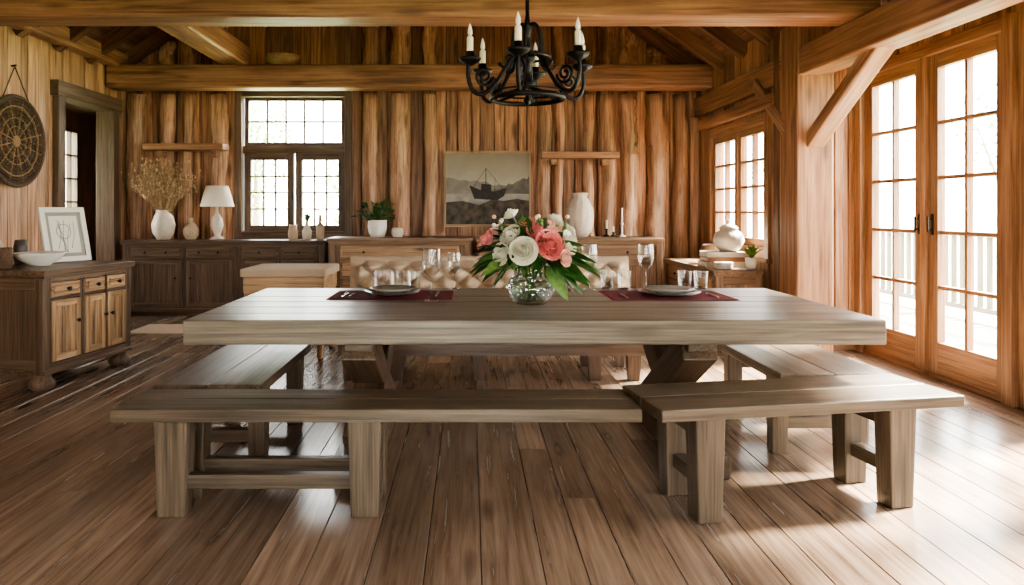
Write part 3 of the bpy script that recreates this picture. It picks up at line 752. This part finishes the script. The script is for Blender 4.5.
m=pot('v',2.6,7.5,Z3,hollow([(.09,0),(.13,.06),(.13,.14),(.1,.2)]),WICKL,32,fn=lambda a,z:1+.03*math.sin(a*20));m.build('woven_basket')
pot('v',-2.25,8.42,3.001,hollow([(.12,0),(.19,.05),(.2,.12)]),WICKL,32,fn=lambda a,z:1+.03*math.sin(a*20)).build('woven_basket')

# ------------------------------------------------------------ painting
px0,px1,pz0,pz1=-.33,.77,1.06,2.01;yp=8.76
pm,nt,bs=newmat('painting_sky')
tc=nt.nodes.new('ShaderNodeTexCoord');sx=nt.nodes.new('ShaderNodeSeparateXYZ');nt.links.new(tc.outputs['Object'],sx.inputs[0])
nn=nt.nodes.new('ShaderNodeTexNoise');nn.inputs['Scale'].default_value=5;nn.inputs['Detail'].default_value=6;nt.links.new(tc.outputs['Object'],nn.inputs['Vector'])
ma=nt.nodes.new('ShaderNodeMath');ma.operation='MULTIPLY_ADD';ma.inputs[1].default_value=.25;nt.links.new(nn.outputs['Fac'],ma.inputs[0]);nt.links.new(sx.outputs['Z'],ma.inputs[2])
mr=nt.nodes.new('ShaderNodeMapRange');mr.inputs['From Min'].default_value=pz0+.12;mr.inputs['From Max'].default_value=pz1+.1;nt.links.new(ma.outputs[0],mr.inputs['Value'])
rp=nt.nodes.new('ShaderNodeValToRGB');el=rp.color_ramp.elements
el[0].position=0;el[0].color=(.035,.03,.024,1);el[1].position=1;el[1].color=(.20,.17,.12,1)
for p_,c_ in [(.22,(.07,.06,.05,1)),(.34,(.2,.185,.15,1)),(.55,(.34,.31,.24,1)),(.75,(.26,.23,.175,1))]:
    q=el.new(p_);q.color=c_
nt.links.new(mr.outputs['Result'],rp.inputs['Fac']);nt.links.new(rp.outputs['Color'],bs.inputs['Base Color']);bs.inputs['Roughness'].default_value=.6
MT1=plain('paint_mountain',(.105,.095,.077),.7,0,0,8,.35);MT2=plain('paint_mountain_far',(.19,.172,.14),.7,0,0,8,.25);HULL=plain('paint_hull',(.018,.014,.011),.6,0,0,30,.6);SAND=plain('paint_sand',(.062,.05,.036),.7,0,0,12,.7);WATER=plain('paint_water',(.25,.235,.2),.5,0,0,10,.25)
m=MB();f=.03
m.bx(px0,px1,yp,yp+.03,pz0,pz0+f,W_HONEY,0);m.bx(px0,px1,yp,yp+.03,pz1-f,pz1,W_HONEY,0);m.bx(px0,px0+f,yp,yp+.03,pz0+f,pz1-f,W_HONEY,2);m.bx(px1-f,px1,yp,yp+.03,pz0+f,pz1-f,W_HONEY,2)
m.bx(px0+f,px1-f,yp+.012,yp+.028,pz0+f,pz1-f,pm)
a0,a1=px0+f,px1-f
def Q(u,v,k): return (a0+(a1-a0)*u,yp+.0115-.0006*k,pz0+f+(pz1-pz0-2*f)*v)
ms=[(0,.42)]+[(i/24,.50+.16*(1-i/24)+.05*noise.noise(Vector((i*.4,3,0)))) for i in range(25)]+[(1,.42)]
m.poly([Q(u,v,1) for u,v in ms],MT2)
ms=[(.45,.42)]+[(.45+.55*i/20,.44+.24*(i/20)**1.3+.05*noise.noise(Vector((i*.5,9,0)))) for i in range(21)]+[(1,.42)]
m.poly([Q(u,v,2) for u,v in ms],MT1)
m.poly([Q(u,v,3) for u,v in [(0,.30),(1,.34),(1,.43),(0,.43)]],WATER)
m.poly([Q(u,v,4) for u,v in [(0,0),(1,0),(1,.33),(.85,.36),(.7,.33),(.55,.35),(.4,.27),(.2,.33),(0,.31)]],SAND)
m.poly([Q(u,v,6) for u,v in [(.28,.55),(.34,.36),(.62,.34),(.70,.40),(.73,.51),(.58,.46),(.42,.48)]],HULL)
m.poly([Q(u,v,7) for u,v in [(.42,.46),(.425,.57),(.54,.56),(.55,.44)]],HULL)
m.poly([Q(u,v,7) for u,v in [(.475,.47),(.475,.80),(.483,.80),(.485,.47)]],HULL)
for (A,B_) in [((.32,.51),(.48,.79)),((.69,.48),(.48,.79)),((.58,.44),(.59,.66))]:
    m.poly([Q(A[0],A[1],8),Q(A[0]+.006,A[1],8),Q(B_[0]+.004,B_[1],8),Q(B_[0],B_[1],8)],HULL)
m.build('framed_painting')

m=MB();m.tube([(2.05+.015*math.sin(i*1.3),8.66,2.66-.55*i/12) for i in range(13)],.008,WICKL,6)
for i in range(6): m.tube([(2.05,8.66,2.13),(2.05+.02*(i-2.5),8.66,1.96)],.003,WICKL,4)
m.tube([(2.05,8.66,2.66),(2.05,8.75,2.67)],.006,IRON,5)
m.build('hanging_twine')

# ------------------------------------------------------------ left wall woven disc
MD=Matrix.Translation((XL+.06,6.62,1.92))@Matrix.Rotation(PI/2,4,'Y')
m=MB(MD)
m.tube([(.42*math.cos(a),.42*math.sin(a),0) for a in [2*PI*i/48 for i in range(48)]],.022,WICKER,10,True)
for r in [.39,.36,.33,.30,.26,.22,.18,.14,.10,.07]:
    m.tube([(r*math.cos(a),r*math.sin(a),.004*math.sin(a*12)) for a in [2*PI*i/48 for i in range(48)]],.009 if r>.28 else .006,WICKL if r in (.33,.22,.14) else WICKER,7,True)
for i in range(24):
    a=2*PI*i/24;m.tube([(.05*math.cos(a),.05*math.sin(a),0),(.41*math.cos(a),.41*math.sin(a),0)],.007,WICKL if i%2 else WICKER,6)
m.lathe([(0,.012),(.05,.01),(.06,0),(.05,-.01),(0,-.012)],(0,0,0),WICKL,20)
m.lathe([(0,-.02),(.41,-.02),(.41,-.014),(0,-.014)],(0,0,0),WICKER,40)
m.M=Matrix()
m.tube([(XL+.06,6.62-.2,1.92+.38),(XL+.045,6.62,2.63)],.006,WICKER,5);m.tube([(XL+.06,6.62+.2,1.92+.38),(XL+.045,6.62,2.63)],.006,WICKER,5)
m.tube([(XL+.0,6.62,2.63),(XL+.06,6.62,2.64)],.008,IRON,6)
m.build('woven_wall_hanging')

# ------------------------------------------------------------ decor on left sideboard
ZL=.8465
m=MB();m.lathe([(0,0),(.07,0),(.08,.012),(.14,.05),(.175,.095),(.18,.10),(.17,.102),(.13,.058),(.07,.022),(0,.018)],(-3.27,5.32,ZL),WHITEC,40);m.build('serving_bowl')
m=pot('v',-3.38,5.06,ZL,hollow([(.055,0),(.065,.05),(.06,.13),(.065,.15)]),WICKER,24,fn=lambda a,z:1+.04*math.sin(a*16));m.build('woven_cup')
m=pot('v',-3.57,5.28,ZL,hollow([(.04,0),(.05,.05),(.045,.14),(.03,.2)]),TERRA);m.build('ceramic_vase')
m=pot('v',-3.53,5.5,ZL,hollow([(.04,0),(.05,.05),(.05,.14),(.04,.19)]),DARKC);m.build('ceramic_jar')
MF=Matrix.Translation((-3.25,5.68,ZL+.006))@Matrix.Rotation(math.radians(64),4,'Z')@Matrix.Rotation(math.radians(-14),4,'X')
m=MB(MF);w,h,f=.38,.45,.04
m.bx(-w/2,w/2,-.012,.012,0,f,WHITEC);m.bx(-w/2,w/2,-.012,.012,h-f,h,WHITEC);m.bx(-w/2,-w/2+f,-.012,.012,f,h-f,WHITEC);m.bx(w/2-f,w/2,-.012,.012,f,h-f,WHITEC)
GREYP=plain('mat_board_grey',(.30,.28,.24),.8)
m.bx(-w/2+f,w/2-f,.002,.01,f,h-f,GREYP);m.bx(-w/2+f+.03,w/2-f-.03,.0,.006,f+.03,h-f-.03,PAPER)
for k in range(7):
    pts=[(-.07+.02*k+.03*math.sin(t*2.2+k),-.002,.09+.24*t+.02*math.cos(k*2+t*5)) for t in [j/10 for j in range(11)]]
    m.tube(pts,.002,INK,4)
m.tube([(.06*math.cos(a)-.01,-.002,.25+.06*math.sin(a)) for a in [2*PI*i/24 for i in range(24)]],.0025,INK,4,True)
m.build('framed_sketch')

m=MB();m.grid(10,6,lambda u,v:(-3.55+.9*u,7.2+.55*v,.006+.002*math.sin(u*20)),FABRIC);m.bx(-3.55,-2.65,7.2,7.75,.001,.005,FABRIC);m.build('small_rug')

# ------------------------------------------------------------ outside
m=MB();m.bx(-40,40,-30,45,-.6,-.45,GRASS);m.build('garden_ground')
m=MB()
for i in range(17):
    a=XD+.15+i*.15;m.bx(a,a+.145,YF,12,-.12,-.05,W_DECK,1)
m.build('deck')
m=MB();xr=XD+2.5
m.bx(xr-.06,xr+.06,YF,12,.95,1.01,W_RAIL,1);m.bx(xr-.03,xr+.03,YF,12,.06,.12,W_RAIL,1)
y=YF
while y<12: m.bx(xr-.022,xr+.022,y,y+.044,.12,.95,W_RAIL,2);y+=.15
for k in range(8): m.bx(xr-.05,xr+.05,YF+k*1.9,YF+k*1.9+.1,-.05,1.08,W_RAIL,2)
m.build('deck_railing')
def tree(x,y,h,r):
    m=MB();m.tube([(x,y,-.5),(x+.1,y,h*.3),(x,y+.1,h*.7)],[.18,.14,.06],TRUNK,8)
    cl=[(Vector((x+R.uniform(-r,r)*.7,y+R.uniform(-r,r)*.7,h*R.uniform(.35,.9))),R.uniform(.4,.7)*r) for _ in range(9)]
    for c,cr in cl:
        m.tube([(x,y,h*.35),c],[.05,.02],TRUNK,5)
        for k in range(110):
            d=Vector((R.gauss(0,1),R.gauss(0,1),R.gauss(0,1))).normalized()*cr*R.uniform(.4,1)
            p=c+d;s=R.uniform(.07,.16);u=Vector((R.gauss(0,1),R.gauss(0,1),R.gauss(0,1))).normalized();v=u.orthogonal().normalized()
            m.add([p-u*s,p+v*s*.6,p+u*s,p-v*s*.6],[(0,1,2,3)],TLEAF)
    m.build('garden_tree')
for t in [(-8,26,5,2.2),(-3.2,27,4.2,2.3),(-11.5,30,6,2.6),(17,17,4.5,2.2),(19,25,5.5,2.6),(23,14,5,2.4),(14,30,5,2.4),(15,11,4,2)]: tree(*t)

# ------------------------------------------------------------ light
w=bpy.data.worlds.new('sky');scene.world=w;w.use_nodes=True;nt=w.node_tree;bg=nt.nodes['Background']
tc=nt.nodes.new('ShaderNodeTexCoord');sx=nt.nodes.new('ShaderNodeSeparateXYZ');rp=nt.nodes.new('ShaderNodeValToRGB')
rp.color_ramp.elements[0].color=(1,.97,.93,1);rp.color_ramp.elements[1].color=(.90,.95,1,1)
nt.links.new(tc.outputs['Generated'],sx.inputs[0]);nt.links.new(sx.outputs['Z'],rp.inputs['Fac']);nt.links.new(rp.outputs['Color'],bg.inputs['Color'])
bg.inputs['Strength'].default_value=22.0
sl=bpy.data.lights.new('sun','SUN');sl.energy=110;sl.angle=math.radians(9);sl.color=(1,.92,.80)
so=bpy.data.objects.new('sun',sl);scene.collection.objects.link(so)
so.rotation_euler=Vector((-.71,-.24,-.72)).to_track_quat('-Z','Y').to_euler();so.location=(10,8,12)

cam=bpy.data.cameras.new('camera');co=bpy.data.objects.new('camera',cam);scene.collection.objects.link(co)
co.location=(0,0,1.27);co.rotation_euler=(PI/2,0,0)
cam.sensor_width=36;cam.lens=24.61;cam.shift_x=.041;cam.shift_y=-.0806;cam.clip_end=200
scene.camera=co
